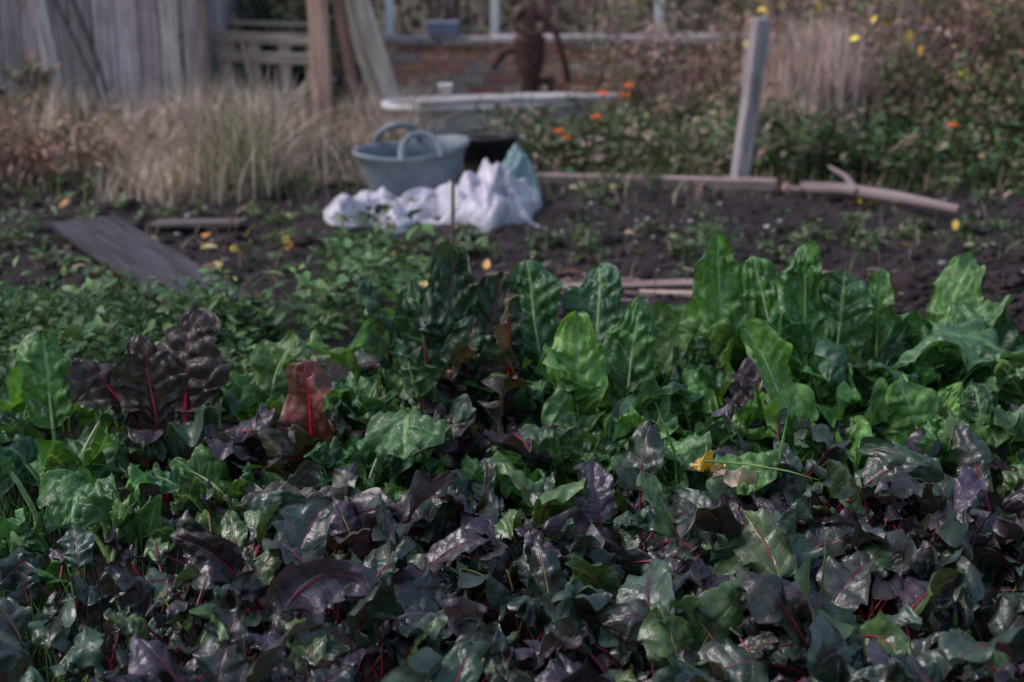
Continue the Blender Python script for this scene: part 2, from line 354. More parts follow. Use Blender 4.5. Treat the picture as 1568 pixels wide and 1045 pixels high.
plant('chard_plant',-1.06,2.62,6,'chard',.6); plant('chard_plant',-.62,2.82,6,'chard',.6)
plant('chard_plant',-.98,3.3,6,'chard',.8); plant('chard_plant',-1.25,3.25,6,'chard',.7); plant('chard_plant',-.95,2.5,6,'chard',.5)
# --- beetroot bed
yy=1.70
while yy<2.95:
    half=.40*yy+.10
    x=-half+R.uniform(0,.05)
    while x<half+.25:
        px=x+R.normal(0,.028); py=yy+R.normal(0,.032)
        lim=2.46 if px<-.6 else 2.76 if px<.15 else 2.80 if px<.5 else 2.92
        if py<lim:
            hs=1.0 if py<2.7 else .88
            if px<-.62: hs*=.8
            plant('beetroot_plant',px,py,7,'beet',hs*R.uniform(.76,1.20)*(1.06 if px>.2 else .97))
        x+=.140
    yy+=.130

# ------------------------------------------------------------------ small foliage
def leaflets(pos,az,el,ln,wd,tint,cup=.25,hi=False):
    n=len(pos); T=np.stack([np.cos(el)*np.cos(az),np.cos(el)*np.sin(az),np.sin(el)],-1)
    Nn=np.stack([-np.sin(el)*np.cos(az),-np.sin(el)*np.sin(az),np.cos(el)],-1); S=np.cross(T,Nn)
    rr=R.normal(0,.5,n)[:,None]; S,Nn=S*np.cos(rr)+Nn*np.sin(rr),-S*np.sin(rr)+Nn*np.cos(rr)
    if hi:
        vs=np.array([0,.22,.48,.76,1]); ws=np.array([.12,.85,1,.62,.02]); us=np.array([-1,0,1])
    else:
        vs=np.array([0,.45,1]); ws=np.array([.1,1,.03]); us=np.array([-1,0,1])
    K=len(vs)*3; V=np.zeros((n,len(vs),3,3))
    for i,(v,w) in enumerate(zip(vs,ws)):
        for j,u in enumerate(us):
            V[:,i,j]=pos+T*(ln*v)[:,None]+S*(wd*.5*w*u)[:,None]+Nn*((abs(u)*w*wd*.5*cup)-ln*.35*v*v)[:,None]
    F=grid_faces(len(vs),3); F=(F[None]+(np.arange(n)*K)[:,None,None]).reshape(-1,4)
    return dict(V=V.reshape(-1,3),F=F,tint=np.repeat(tint,K,0))
def blades(x,y,h,w,tint,lean=.35,z=None,curl=1.8):
    n=len(x); az=R.random(n)*6.283; le=np.abs(R.normal(0,lean,n)); fa=R.random(n)*6.283
    z0=gh(x,y) if z is None else z; k=5; V=np.zeros((n,k,2,3))
    for i in range(k):
        q=i/(k-1); off=le*h*q**curl
        cx=x+np.cos(az)*off; cy=y+np.sin(az)*off; cz=z0+h*q*(1-.25*le*q)
        ww=w*(1-q)**.6*.5+.0004
        for j,s in enumerate((-1,1)):
            V[:,i,j,0]=cx+s*ww*np.cos(fa); V[:,i,j,1]=cy+s*ww*np.sin(fa); V[:,i,j,2]=cz
    F=grid_faces(k,2); F=(F[None]+(np.arange(n)*k*2)[:,None,None]).reshape(-1,4)
    return dict(V=V.reshape(-1,3),F=F,tint=np.repeat(tint,k*2,0))
def cols(n,pal,a=.2):
    pal=np.array(pal); c=pal[R.integers(len(pal),size=n)]; return np.clip(c*(1+R.normal(0,a,(n,1)))*(1+R.normal(0,.08,(n,3))),.004,1)
def weeds(name,xs,ys,hs,per,ls,pal,hi=True,mat=None):
    n=len(xs)*per; ix=np.repeat(np.arange(len(xs)),per)
    q=R.random(n)**.7; az=R.random(n)*6.283; sp=hs[ix]*.45*R.random(n)
    p=np.stack([xs[ix]+np.cos(az)*sp,ys[ix]+np.sin(az)*sp,gh(xs[ix],ys[ix])+hs[ix]*q*R.uniform(.6,1,n)],-1)
    sz=R.uniform(.4,1.4,n)*np.repeat(R.uniform(.7,1.3,len(xs)),per)
    br=np.repeat(R.uniform(.7,1.3,len(xs)),per)[:,None]
    P=[leaflets(p,az+R.normal(0,.5,n),R.normal(.35,.4,n),ls*sz,ls*.55*sz*R.uniform(.7,1.2,n),cols(n,pal)*br,hi=hi)]
    m=len(ix[::3])
    P.append(blades(xs[ix][::3]+np.cos(az[::3])*sp[::3]*.5,ys[ix][::3]+np.sin(az[::3])*sp[::3]*.5,(hs[ix]*q)[::3]+.01,np.full(m,.003),cols(m,[(.08,.14,.04)]),lean=.2))
    return mk(name,P,[mat or FOL])
G1=[(.07,.135,.05),(.10,.19,.06),(.05,.11,.05),(.13,.21,.07)]
n=330; ys=R.uniform(3.5,4.45,n); xs=-.31*ys+R.normal(0,.30,n)
keep=(xs<-.42)&((fbm(xs*2.2,ys*2.2,61)>.38)|(ys<3.8)); xs,ys=xs[keep],ys[keep]
weeds('weeds',xs,ys,R.uniform(.05,.24,len(xs)),28,.036,G1)
n=42; ys=R.uniform(4.2,5.3,n); xs=-.52+R.normal(0,.16,n)+(5-ys)*.06
weeds('weeds',xs,ys,R.uniform(.08,.32,n),18,.046,[(.10,.20,.065),(.13,.24,.08),(.08,.15,.06)])
n=340; xs=R.uniform(-2.6,2.9,n); ys=np.where(R.random(n)<.5,R.normal(5.5,.2,n),R.uniform(5.0,6.8,n)); k=(fbm(xs*1.6,ys*1.6,71)>.42)&~((xs>1.1)&(ys<5.4)); xs,ys=xs[k],ys[k]
weeds('weeds',xs,ys,R.uniform(.02,.10,len(xs)),18,.035,[(.085,.15,.06),(.12,.18,.08),(.15,.16,.09)],hi=False)
n=230; xs=R.uniform(1.2,3.6,n); ys=R.uniform(6.3,7.7,n); ys=np.maximum(ys,6.9-.25*(xs-1.2)+R.random(n)*.2)
weeds('weeds',xs,ys,R.uniform(.06,.42,n),34,.05,[(.06,.11,.05),(.08,.15,.055),(.10,.11,.065),(.20,.16,.11)],hi=False,mat=FAR)
n=260; xs=R.uniform(-.2,1.7,n); ys=R.uniform(6.95,7.95,n)
weeds('weeds',xs,ys,R.uniform(.06,.36,n),32,.04,[(.09,.14,.065),(.13,.17,.085),(.26,.20,.15),(.34,.25,.20)],hi=False,mat=FAR)
n=11000; xs=R.uniform(-3.4,3.6,n); ys=R.uniform(6.4,10.5,n); 
P=[blades(xs,ys,R.uniform(.03,.16,n),np.full(n,.005),cols(n,[(.10,.15,.05),(.22,.21,.10),(.38,.29,.20)]))]
n=1500; ys=R.uniform(4.6,6.4,n); xs=R.uniform(-2.5,3,n); cl=fbm(xs*2,ys*2,40)>.5; xs,ys=xs[cl],ys[cl]; n=len(xs)
P.append(blades(xs,ys,R.uniform(.03,.1,n),np.full(n,.004),cols(n,[(.10,.15,.05),(.34,.27,.18)]),lean=.6))
n=3500; ys=R.uniform(2.1,4.4,n); xs=-.40*ys+R.normal(0,.16,n)
P.append(blades(xs,ys,R.uniform(.04,.14,n),np.full(n,.004),cols(n,[(.06,.12,.04),(.10,.19,.055)])))
mk('grass',P,[FAR])
n=17000; xs=R.uniform(-3.9,-.45,n); ys=R.uniform(6.15,8.3,n)
d=fbm(xs*2.4,ys*1.8,77); k=(d>.42)&(ys>6.35+.14*np.sin(xs*5)+.3*(xs>-1.1)); xs,ys,d=xs[k],ys[k],d[k]
h=R.uniform(.14,.48,len(xs))*np.clip((d-.36)*5,.4,1.2)*np.where(ys>7.6,.75,1)
pd=np.array([(.62,.49,.41),(.50,.37,.30),(.72,.60,.50),(.54,.41,.31),(.34,.22,.18),(.20,.23,.10)])
cidx=np.clip(((fbm(xs*1.5,ys*1.5,88)-.3)*2.0+R.normal(0,.3,len(xs)))*6,0,5).astype(int)
c=pd[cidx]*(1+R.normal(0,.2,(len(xs),1)))
P=[blades(xs,ys,h,R.uniform(.003,.009,len(xs)),np.clip(c,.01,1),lean=.65)]
n=8000; xs=R.uniform(.5,5.2,n); ys=R.uniform(8.0,10.4,n); d=fbm(xs*1.7,ys*1.7,99); k=d>.50; xs,ys,d=xs[k],ys[k],d[k]
h=R.uniform(.2,.75,len(xs))*np.clip((xs+.6)/2.2,.35,1)
P.append(blades(xs,ys,h,R.uniform(.004,.009,len(xs)),cols(len(xs),[(.46,.34,.30),(.38,.26,.22),(.56,.43,.38),(.24,.17,.14)]),lean=.45,curl=2.2))
n=2300; xs=R.normal(1.64,.13,n); ys=R.normal(7.9,.15,n)
P.append(blades(xs,ys,R.uniform(.25,.78,n),R.uniform(.004,.009,n),cols(n,[(.66,.50,.45),(.56,.41,.37),(.38,.26,.23)]),lean=.30,curl=2.4))
mk('dry_grass',P,[DRY])
def withered(name,N_,xr,yr,hr,pal,lp,per=60):
    xs=R.uniform(*xr,N_);ys=R.uniform(*yr,N_);hs=R.uniform(*hr,N_)
    P=[blades(xs,ys,hs,np.full(N_,.012),cols(N_,pal),lean=.25)]
    ix=np.repeat(np.arange(N_),per); n=len(ix); q=R.uniform(.2,1,n); az=R.random(n)*6.283; sp=.12*R.random(n)
    p=np.stack([xs[ix]+np.cos(az)*sp,ys[ix]+np.sin(az)*sp,gh(xs[ix],ys[ix])+hs[ix]*q],-1)
    cc=cols(N_,lp)[ix]*(1+R.normal(0,.2,(n,1)))
    P.append(leaflets(p,az,R.normal(.1,.6,n),R.uniform(.03,.07,n),R.uniform(.010,.028,n),np.clip(cc,.01,1)))
    return mk(name,P,[FAR])
withered('withered_weeds',190,(1.3,5.5),(8.0,10.3),(.4,1.25),[(.24,.14,.12)],[(.38,.24,.21),(.28,.17,.15),(.46,.32,.29),(.12,.15,.06),(.24,.23,.10),(.34,.18,.17)])
withered('withered_weeds',70,(.45,1.6),(8.3,9.3),(.3,.8),[(.24,.14,.12)],[(.38,.25,.22),(.28,.18,.16),(.16,.18,.08)])
withered('withered_weeds',32,(-2.9,-1.9),(6.6,7.4),(.2,.38),[(.2,.1,.08)],[(.34,.20,.15),(.24,.14,.11)],40)
def bush(name,cx,cy,r,h,n,pal,ls=.05):
    th=R.random(n)*6.283; ph=np.arccos(R.uniform(-.1,1,n)); q=R.uniform(.45,1.05,n)*(.6+.8*fbm(np.cos(th)*2.5+cx,ph*3+cy,5))
    p=np.stack([cx+r*q*np.sin(ph)*np.cos(th),cy+r*q*np.sin(ph)*np.sin(th),np.maximum(.02,h*q*np.cos(ph))],-1)
    k=vn(p[:,0]*6+p[:,2]*3,p[:,1]*5+p[:,2]*6,3)>.35; p=p[k]; th=th[k]; n=len(p)
    c=cols(n,pal,.3)*(.5+1.0*vn(p[:,0]*6,p[:,2]*6,8))[:,None]
    P=[leaflets(p,th+R.normal(0,.8,n),R.normal(.3,.6,n),ls*R.uniform(.6,1.3,n),ls*.5*R.uniform(.7,1.3,n),c)]
    for i in range(18):
        a=R.random()*6.28; e=np.array([cx+r*.9*math.cos(a),cy+r*.9*math.sin(a),h*R.uniform(.5,1.15)])
        b=np.array([cx,cy,0]); P.append(tube([b,(b+e)/2+R.normal(0,.03,3),e],[.012,.008,.003],5,(.18,.12,.10)))
    return mk(name,P,[FAR])
bp=[(.09,.13,.06),(.20,.16,.11),(.08,.14,.055),(.3,.2,.13)]
bush('bush',2.45,7.8,.6,.6,6500,bp); bush('bush',3.1,7.5,.6,.85,7000,[(.12,.13,.08),(.22,.16,.12),(.09,.13,.05)])
bush('bush',1.15,8.1,.35,.3,2500,bp); bush('bush',2.0,8.5,.5,.7,4500,[(.18,.15,.09),(.11,.14,.05),(.28,.19,.14)])
bush('bush',3.0,8.8,.7,1.0,7000,[(.20,.15,.10),(.11,.14,.05),(.28,.17,.14)])
bush('bush',-2.85,8.3,.25,.42,2200,[(.20,.17,.09),(.30,.20,.14),(.11,.14,.06)])
bush('bush',-1.75,10.4,.8,1.1,9000,[(.05,.085,.035),(.07,.12,.05),(.06,.07,.04)])
# hedge
n=44000; xs=R.uniform(-9,9,n); z=R.random(n)**1.3*2.2; ys=R.uniform(10.6,12.6,n)+.5*np.sin(xs*1.1)
k=(fbm(xs*1.1,z*1.4+ys,13)>.42); xs,ys,z=xs[k],ys[k],z[k]; n=len(xs)
pr=[(.34,.23,.22),(.40,.28,.28),(.22,.145,.145),(.34,.16,.14),(.16,.17,.09)]
c=cols(n,pr,.35)*(.5+1.0*vn(xs*3,z*3+ys,8))[:,None]; gm=fbm(xs*.9,z*1.4,31)+(xs<-1.4)*.12+(xs>1.5)*.06; gsel=gm>.53; c[gsel]=cols(gsel.sum(),[(.07,.11,.045),(.11,.15,.06)],.35)
yl=(R.random(n)<.04*(xs>1)); c[yl]=cols(yl.sum(),[(.75,.58,.08),(.7,.40,.06)],.2)
P=[leaflets(np.stack([xs,ys,z],-1),R.random(n)*6.28,R.normal(0,.7,n),R.uniform(.05,.1,n),R.uniform(.03,.055,n),np.clip(c,.01,1))]
for i in range(200):
    x0=R.uniform(-9,9); y0=R.uniform(10.8,12.4); hh=R.uniform(1.2,2.3); d=R.normal(0,.25,2)
    P.append(tube([(x0,y0,-.02),(x0+d[0]*.4,y0+d[1]*.4,hh*.5),(x0+d[0],y0+d[1],hh)],[.02,.013,.004],5,jc((.22,.17,.16))))
mk('hedge',P,[FAR])
n=20000; xs=R.uniform(-40,40,n); top=5+3*fbm(xs*.15,xs*0,3); z=R.random(n)*top; ys=R.uniform(30,34,n)
k=fbm(xs*.6,z*.6,43)>.38; xs,ys,z=xs[k],ys[k],z[k]; n=len(xs)
P=[leaflets(np.stack([xs,ys,z],-1),R.random(n)*6.28,R.normal(0,.7,n),R.uniform(.3,.6,n),R.uniform(.2,.4,n),cols(n,[(.08,.08,.05),(.16,.11,.08),(.07,.09,.04)],.3))]
for i in range(60):
    x0=R.uniform(-40,40); P.append(tube([(x0,32,-.1),(x0+.2,32,2.5),(x0+R.normal(0,.6),32,5)],[.2,.14,.04],6,(.08,.065,.055)))
mk('distant_trees',P,[FAR])
n=120; xs=R.uniform(1.3,3.6,n); ys=R.uniform(7.4,9.0,n); z=R.uniform(.25,1.1,n)
mk('yellow_bramble_leaves',[leaflets(np.stack([xs,ys,z],-1)+R.normal(0,.02,(n,3)),R.random(n)*6.28,R.normal(0,.5,n),R.uniform(.03,.075,n),R.uniform(.025,.06,n),cols(n,[(.8,.62,.08),(.8,.48,.06)],.2))]+[blades(xs,ys,z,np.full(n,.005),cols(n,[(.25,.16,.12)]),lean=.0)],[FAR])
n=95; xs=R.uniform(-2.4,2.6,n); ys=R.uniform(4.7,6.8,n); xs[:50]=R.normal(-1.1,.35,50); ys[:50]=R.normal(5.1,.35,50)
mk('fallen_leaves',[leaflets(np.stack([xs,ys,gh(xs,ys)+.025],-1),R.random(n)*6.28,R.normal(.15,.45,n),R.uniform(.03,.08,n),R.uniform(.02,.05,n),cols(n,[(.6,.45,.09),(.55,.28,.09),(.5,.35,.26),(.62,.48,.18),(.42,.25,.2)],.25),hi=True)],[FOL])
def marigold(x,y,fl):
    P=[]; n=260; az=R.random(n)*6.28; q=R.random(n); h=.26
    p=np.stack([x+np.cos(az)*.12*R.random(n),y+np.sin(az)*.12*R.random(n),gz(x,y)+h*q],-1)
    P.append(leaflets(p,az,R.normal(.4,.4,n),R.uniform(.03,.06,n),R.uniform(.012,.02,n),cols(n,[(.08,.14,.05),(.12,.14,.06)])))
    for (fx,fy,fz) in fl:
        P.append(tube([(x,y,gz(x,y)),((x+fx)/2,(y+fy)/2,fz*.6),(fx,fy,fz)],[.004,.003,.003],5,(.09,.13,.05)))
        for r_,k in ((.0,14),(.4,10)):
            a=np.arange(k)/k*6.283; P.append(leaflets(np.tile([fx,fy,fz],(k,1)),a,np.full(k,.25+r_),np.full(k,.029),np.full(k,.014),cols(k,[(1.0,.24,.02),(1.0,.30,.03)],.05)))
        P.append(dict(V=IV*[.010,.010,.006]+[fx,fy,fz+.005],F=np.c_[IF],tint=(.5,.15,.02)))
    return mk('marigold_plant',P,[FOL])
marigold(.58,7.8,[(.63,7.7,.37),(.49,7.7,.33),(.60,7.6,.33)])
marigold(.42,7.45,[(.43,7.3,.26)]); marigold(.26,7.25,[(.23,7.1,.22),(.27,7.08,.19)])
marigold(2.2,7.0,[(2.14,6.9,.28)])
P=[]
def strand(pts,w,c): P.append(tube(pts,[w,w*.8,w*.6,w*.15],4,c))
strand([(.36,2.82,.1),(.345,2.8,.2),(.32,2.78,.27),(.295,2.76,.335)],.005,(.16,.36,.08))
strand([(.56,2.80,.1),(.565,2.8,.18),(.57,2.79,.25),(.575,2.78,.31)],.004,(.16,.34,.08))
strand([(.38,2.62,.26),(.46,2.60,.262),(.54,2.58,.255),(.60,2.57,.24)],.003,(.2,.32,.1))
strand([(.52,2.2,.1),(.53,2.2,.2),(.53,2.19,.26),(.525,2.18,.32)],.003,(.18,.3,.1))
mk('long_grass_blades',P,[FOL])
mk('yellowed_leaf',leaf((.36,2.66,.235),-30,20,-10,.01,.060,.040,(.60,.40,.05),(.45,.25,.05),(.4,.3,.1),'beet',crk=.005)+leaf((.40,2.62,.23),-20,10,-15,.01,.075,.030,(.5,.39,.28),(.45,.35,.22),(.4,.3,.2),'beet',crk=.004),[BEET,STEM])

# ------------------------------------------------------------------ built objects
GREY=(.46,.395,.42)
sh=empty('wooden_shed'); P=[]; x=-4.9; 
while x<-1.96:
    w=R.uniform(.125,.15); y=8.75+R.choice([0,.012]); P.append(box((x+w/2,y,1.05+R.normal(0,.01)),(w-.012,.022,2.1),rot(y=R.normal(0,.3)),tuple(np.array(GREY)*R.uniform(.6,1.25)*(1+R.normal(0,.04,3))))); x+=w
xe=x
bevel(mk('front_boards',P,[WOOD],False,sh),.003)
P=[]; y=8.79
while y<10.9:
    w=R.uniform(.125,.15); P.append(box((xe-.02,y+w/2,1.05),(.022,w-.006,2.1),None,tuple(np.array(GREY)*R.uniform(.6,1.1)))); y+=w
bevel(mk('side_boards',P,[WOOD],False,sh),.003)
ROOF=tint_mat('roof_felt',.9,0,30,.3)
bevel(mk('roof',[box(((-4.9+xe)/2,9.82,2.2),(3.2,2.45,.03),rot(x=6),(.05,.05,.055))],[ROOF],False,sh))
mk('corner_batten',[box((xe+.0,8.735,1.05),(.05,.04,2.1),None,(.28,.22,.20))],[WOOD],False,sh)
mk('back_wall',[box(((-4.9+xe)/2,10.93,1.05),(xe+4.85,.03,2.1),None,GREY)],[WOOD],False,sh)
bevel(mk('leaning_plank',[beam((-2.62,8.35,.0),(-2.86,8.70,1.0),.075,.02,(.54,.48,.47))],[WOOD],False),.003)
PIPE=tint_mat('black_hose',.6,0,20,.2)
t=np.linspace(0,1,16); mk('garden_hose',[tube(np.stack([-2.38-.42*t**1.6,8.5+.1*t,-.02+1.25*t],-1),.011,8,(.05,.05,.06)),tube(np.stack([-2.42-.5*t**1.3,8.56+.1*t,-.02+1.2*t],-1),.009,8,(.05,.05,.06))],[PIPE])
LW=(.66,.51,.42)
P=[]
for z_,a in ((.50,0),(.38,0),(.14,0)): P.append(beam((-1.84,9.05,z_+.01),(-1.20,8.95,z_),.022,.07,tuple(np.array(LW)*R.uniform(.8,1.15))))
for i,xx in enumerate((-1.80,-1.62,-1.42,-1.25)): P.append(box((xx,9.045-.1*(xx+1.84)/.64+.045,.27),(.075,.05,.52),rot(y=R.normal(0,2)),tuple(np.array(LW)*R.uniform(.7,1.05))))
P.append(beam((-1.50,8.955,.03),(-1.18,8.905,.30),.02,.06,LW))
for z_ in (.50,.38,.2): P.append(beam((-1.86,9.05,z_+.03),(-2.0,9.75,z_+.03),.022,.07,tuple(np.array(LW)*R.uniform(.6,.9))))
P.append(beam((-1.60,9.02,.02),(-1.68,9.0,.47),.05,.02,LW)); P.append(beam((-1.9,9.3,0),(-1.9,9.3,.5),.07,.07,LW))
P.append(beam((-2.0,9.7,0),(-2.0,9.7,.52),.07,.07,LW)); P.append(beam((-1.86,9.6,.55),(-1.2,9.45,.55),.1,.022,LW)); P.append(beam((-1.25,9.4,0),(-1.25,9.4,.54),.07,.07,LW))
bevel(mk('wooden_pallet',P,[WOOD],False),.004)
bevel(mk('timber_post',[beam((-1.07,8.15,-.05),(-1.12,8.15,2.1),.115,.10,(.58,.37,.29))],[WOOD],False),.008)
bevel(mk('leaning_board',[beam((-.70,8.85,.0),(-1.22,9.0,1.7),.11,.03,(.78,.68,.60),roll=90)],[WOOD],False),.004)
bevel(mk('leaning_board',[beam((-.80,8.92,.0),(-1.34,9.08,1.7),.06,.04,(.60,.50,.42),roll=90)],[WOOD],False),.004)
bevel(mk('leaning_board',[beam((-.93,8.75,.0),(-1.20,8.9,1.7),.07,.04,(.2,.12,.1),roll=90)],[WOOD],False),.004)
bevel(mk('fence_post',[beam((1.075,6.72,-.1),(1.155,6.74,.80),.085,.07,(.38,.33,.34))],[WOOD],False),.010,3)
BRK=tint_mat('old_brick',.9,0,40,.35,.2)
P=[];row=0;z=0
wl=empty('brick_wall')
while z<.40:
    x=-.85-(.11 if row%2 else 0)
    while x<1.75:
        if R.random()<.94 or z<.3:
            c=[(.56,.25,.18),(.46,.22,.17),(.60,.33,.24),(.50,.38,.33)][R.integers(4)]
            P.append(box((x+.107,9.60+R.normal(0,.004),z+.0325),(.213,.10,.063),rot(z=R.normal(0,.8)),jc(c,.12),jit=.001))
        x+=.225
    z+=.075;row+=1
bevel(mk('bricks',P,[BRK],False,wl),.005)
mk('mortar',[box((.45,9.605,.18),(2.62,.085,.36),None,(.45,.41,.39))],[BRK],False,wl)
P=[];x=-.95
while x<1.75:
    w=R.uniform(.28,.5); P.append(box((x+w/2,9.6,.44+R.normal(0,.006)),(w-.012,.19,.05),rot(y=R.normal(0,.8),z=R.normal(0,2)),jc((.46,.40,.41),.12),jit=.004)); x+=w
bevel(mk('coping_stones',P,[BRK],False,wl),.008)
bevel(mk('blue_crate',[box((-.46,9.55,.515),(.20,.16,.07),rot(z=8),(.24,.25,.36)),box((-.46,9.55,.556),(.22,.18,.012),rot(z=8),(.28,.29,.40))],[PIPE],False),.004)
WH=tint_mat('painted_white',.6,0,20,.08)
for xx in (-.85,-.12,1.02):
    bevel(mk('white_fence_post',[box((xx,10.1,.55),(.055,.05,1.25),None,(.85,.84,.83)),box((xx,10.1,1.185),(.065,.065,.03),None,(.85,.84,.83))],[WH],False),.004)
def bath():
    ns=64; th=np.arange(ns)/ns*6.2832
    def ring(lx,ly,z,ex=3.2):
        ly*=.72; c,s=np.cos(th),np.sin(th); r=(np.abs(c)**ex+np.abs(s)**ex)**(-1/ex); return np.stack([c*r*lx,s*r*ly,np.full(ns,z)],-1)
    rs=[ring(.50,.20,0),ring(.545,.24,.04),ring(.57,.262,.14),ring(.585,.27,.21),ring(.61,.29,.212),ring(.617,.297,.23),ring(.61,.29,.247),ring(.555,.235,.25),ring(.545,.22,.23),ring(.51,.20,.11),ring(.46,.16,.06),ring(.02,.01,.055)]
    V=np.concatenate(rs); return dict(V=V,F=grid_faces(len(rs),ns,True),tint=(.50,.45,.43))
bt=empty('bathtub',(-.13,8.10,0)); bt.rotation_euler=(0,0,rad(14))
a=N('old_enamel'); n_=a.noise(6); n3=a.noise(25,None,5,.7)
ENM=a.done(a.pbr(a.mix(a.mr(n_,.45,.72,0,.8),(.68,.62,.62),(.34,.25,.22)),.5,a.bump(n3,.3,.003)))
mk('tub_shell',[bath()],[ENM],True,bt)
mk('feet',[box((sx*.4,sy*.12,-.02),(.06,.06,.1),None,(.2,.15,.12)) for sx in(-1,1) for sy in(-1,1)],[ENM],False,bt)
bevel(mk('rim_plank',[beam((-.45,-.175,.265),(.70,-.175,.265),.07,.028,(.60,.53,.52))],[WOOD],False,bt),.004)
cup=empty('white_pot',(-.37,7.98,.279)); mk('pot_body',[lathe([(0.001,0),(.03,0),(.038,.06),(.042,.06),(.042,.068),(.036,.068),(.03,.01),(.001,.01)],24,(.8,.8,.8))],[WH],True,cup)
a=N('rusty_iron'); n_=a.noise(18,None,5,.7); RUST=a.done(a.pbr(a.mix(a.mr(n_,.3,.7,0,1),(.035,.022,.022),(.14,.062,.048)),.85,a.bump(n_,.7,.006)))
pm=empty('rusty_hand_pump',(.11,8.80,0)); pm.scale=(1.25,1.15,1.05)
mk('pump_column',[lathe([(.001,0),(.10,0),(.10,.03),(.05,.05),(.042,.28),(.06,.30),(.06,.33),(.07,.36),(.07,.47),(.078,.48),(.078,.50),(.04,.54),(.02,.56),(.018,.66),(.001,.66)],24)],[RUST],True,pm)
t=np.linspace(0,1,10); mk('spout',[tube(np.stack([-.05-.14*t,-.02*t,.42+.03*np.sin(t*3)-.10*t**2],-1),.026,10)],[RUST],True,pm)
mk('handle',[tube(np.stack([.02+.17*t,0*t,.62-.02*t-.36*t**3],-1),.016,8),tube([(-.10,0,.60),(-.03,0,.64),(.05,0,.62)],.02,8)],[RUST],True,pm)
th=np.linspace(0,6.283,25); mk('flywheel',[tube(np.stack([.0+.075*np.cos(th),-.07+0*th,.60+.075*np.sin(th)],-1),.013,8)]+[tube([(0,-.07,.6),(.075*math.cos(q),-.07,.6+.075*math.sin(q))],.007,6) for q in np.arange(6)*1.047],[RUST],True,pm)
bevel(mk('bracket',[box((.06,0,.25),(.12,.05,.05)),box((.09,0,.14),(.04,.06,.26),rot(y=8))],[RUST],False,pm))
# garden tub
tb=empty('galvanised_garden_tub',(-.44,6.45,float(gh(-.44,6.45))-.02)); tb.rotation_euler=(rad(4),rad(-4.5),rad(12)); tb.scale=(1.06,1.06,1.04)
a=N('dull_galvanised_blue_grey'); n_=a.noise(7,None,4,.6); n3=a.noise(40,None,2)
TUB=a.done(a.pbr(a.mix(a.mr(n_,.35,.7,0,1),(.15,.18,.215),(.26,.285,.31)),a.mr(n3,.3,.7,.42,.6),a.bump(n_,.25,.004)))
lt=lathe([(.001,0),(.165,0),(.18,.01),(.205,.09),(.232,.20),(.243,.242),(.260,.248),(.262,.263),(.256,.27),(.24,.266),(.226,.21),(.20,.10),(.172,.02),(.001,.015)],64,ox=.96,oy=.62)
V=lt['V']; ang=np.arctan2(V[:,1],V[:,0]); q=np.clip(V[:,2]/.26,0,1)**2; V[:,:2]*=(1+.02*np.sin(2*ang+1)*q+.008*np.sin(5*ang)*q)[:,None]; V[:,2]+=.010*q*np.cos(2*ang); 
mk('tub_body',[lt],[TUB],True,tb)
t=np.linspace(0,np.pi,15)
mk('front_handle',[tube(np.stack([.085*np.cos(t)+.02,-.155+.06*np.sin(t),.25+.095*np.sin(t)**.8],-1),.015,10)],[TUB],True,tb)
mk('back_handle',[tube(np.stack([.095*np.cos(t)-.04,.155-.05*np.sin(t),.25+.095*np.sin(t)**.8],-1),.015,10)],[TUB],True,tb)
mk('soil_inside',[lathe([(.001,.19),(.12,.185),(.205,.17)],32,oy=.62)],[SOIL],True,tb)
bk=empty('black_bucket',(-.12,6.95,.0)); mk('bucket_body',[lathe([(.001,0),(.11,0),(.14,.21),(.152,.21),(.152,.23),(.136,.23),(.105,.01),(.001,.01)],40,(.03,.03,.035))],[PIPE],True,bk)
t=np.linspace(0,np.pi,15); mk('bucket_handle',[tube(np.stack([.148*np.cos(t),-.1*np.sin(t),.215+.03*np.sin(t)],-1),.004,6,(.2,.2,.2))],[PIPE],True,bk)
# sacks
def sack(name,cx,cy,lx,ly,hz,az,mat,seed,amp=.05,tint=(.7,.68,.7),nf=9):
    rg=np.random.default_rng(seed)
    n1,n2=150,110; u=np.linspace(-1,1,n1)[None,:]; v=np.linspace(-1,1,n2)[:,None]
    r=np.clip(1-(np.abs(u)**3),0,1)*np.clip(1-(np.abs(v)**2.6),0,1)
    x=u*lx*(1+.9*(vn(u*.3+seed,v*1.6,seed)-.5)); y=v*ly*(1+.8*(vn(u*1.8+seed,v*.3+seed,seed+4)-.5))
    f=0*u*v
    for i in range(nf):
        a=rg.uniform(0,np.pi); fr=rg.uniform(.5,1.4) if i<6 else rg.uniform(1.6,2.8); q=(u*math.cos(a)*1.2+v*math.sin(a))*fr+rg.random()*2+.25*np.abs(2*((u*.9-v*.7+i*.3)%1)-1)
        tri=np.abs(2*(q%1)-1); f=f+(tri-.5)/(.6+fr)
    f=f/np.abs(f).max()
    blob=vn(u*.9+seed*1.3,v*.9,seed+8)
    top=hz*r**.6*(.4+1.0*blob)+amp*r**.6*(f*1.3+.35)
    top=np.maximum(top,.005+.006*r*(f+1)); c,s=math.cos(rad(az)),math.sin(rad(az))
    X=cx+x*c-y*s; Y=cy+x*s+y*c; X,Y,_=np.broadcast_arrays(X,Y,top); G=gh(X,Y)
    V1=np.stack([X,Y,G+top],-1).reshape(-1,3); V2=np.stack([X,Y,G-.015+0*top],-1).reshape(-1,3)
    F=grid_faces(n2,n1)
    idx=np.arange(n1*n2).reshape(n2,n1); bd=np.concatenate([idx[0],idx[1:,-1],idx[-1,-2::-1],idx[-2:0:-1,0]]); b2=np.roll(bd,-1); n=n1*n2
    sd=np.stack([bd,bd+n,b2+n,b2],-1)
    return mk(name,[dict(V=np.r_[V1,V2],F=np.r_[F,F[:,::-1]+n,sd],tint=tint)],[mat])
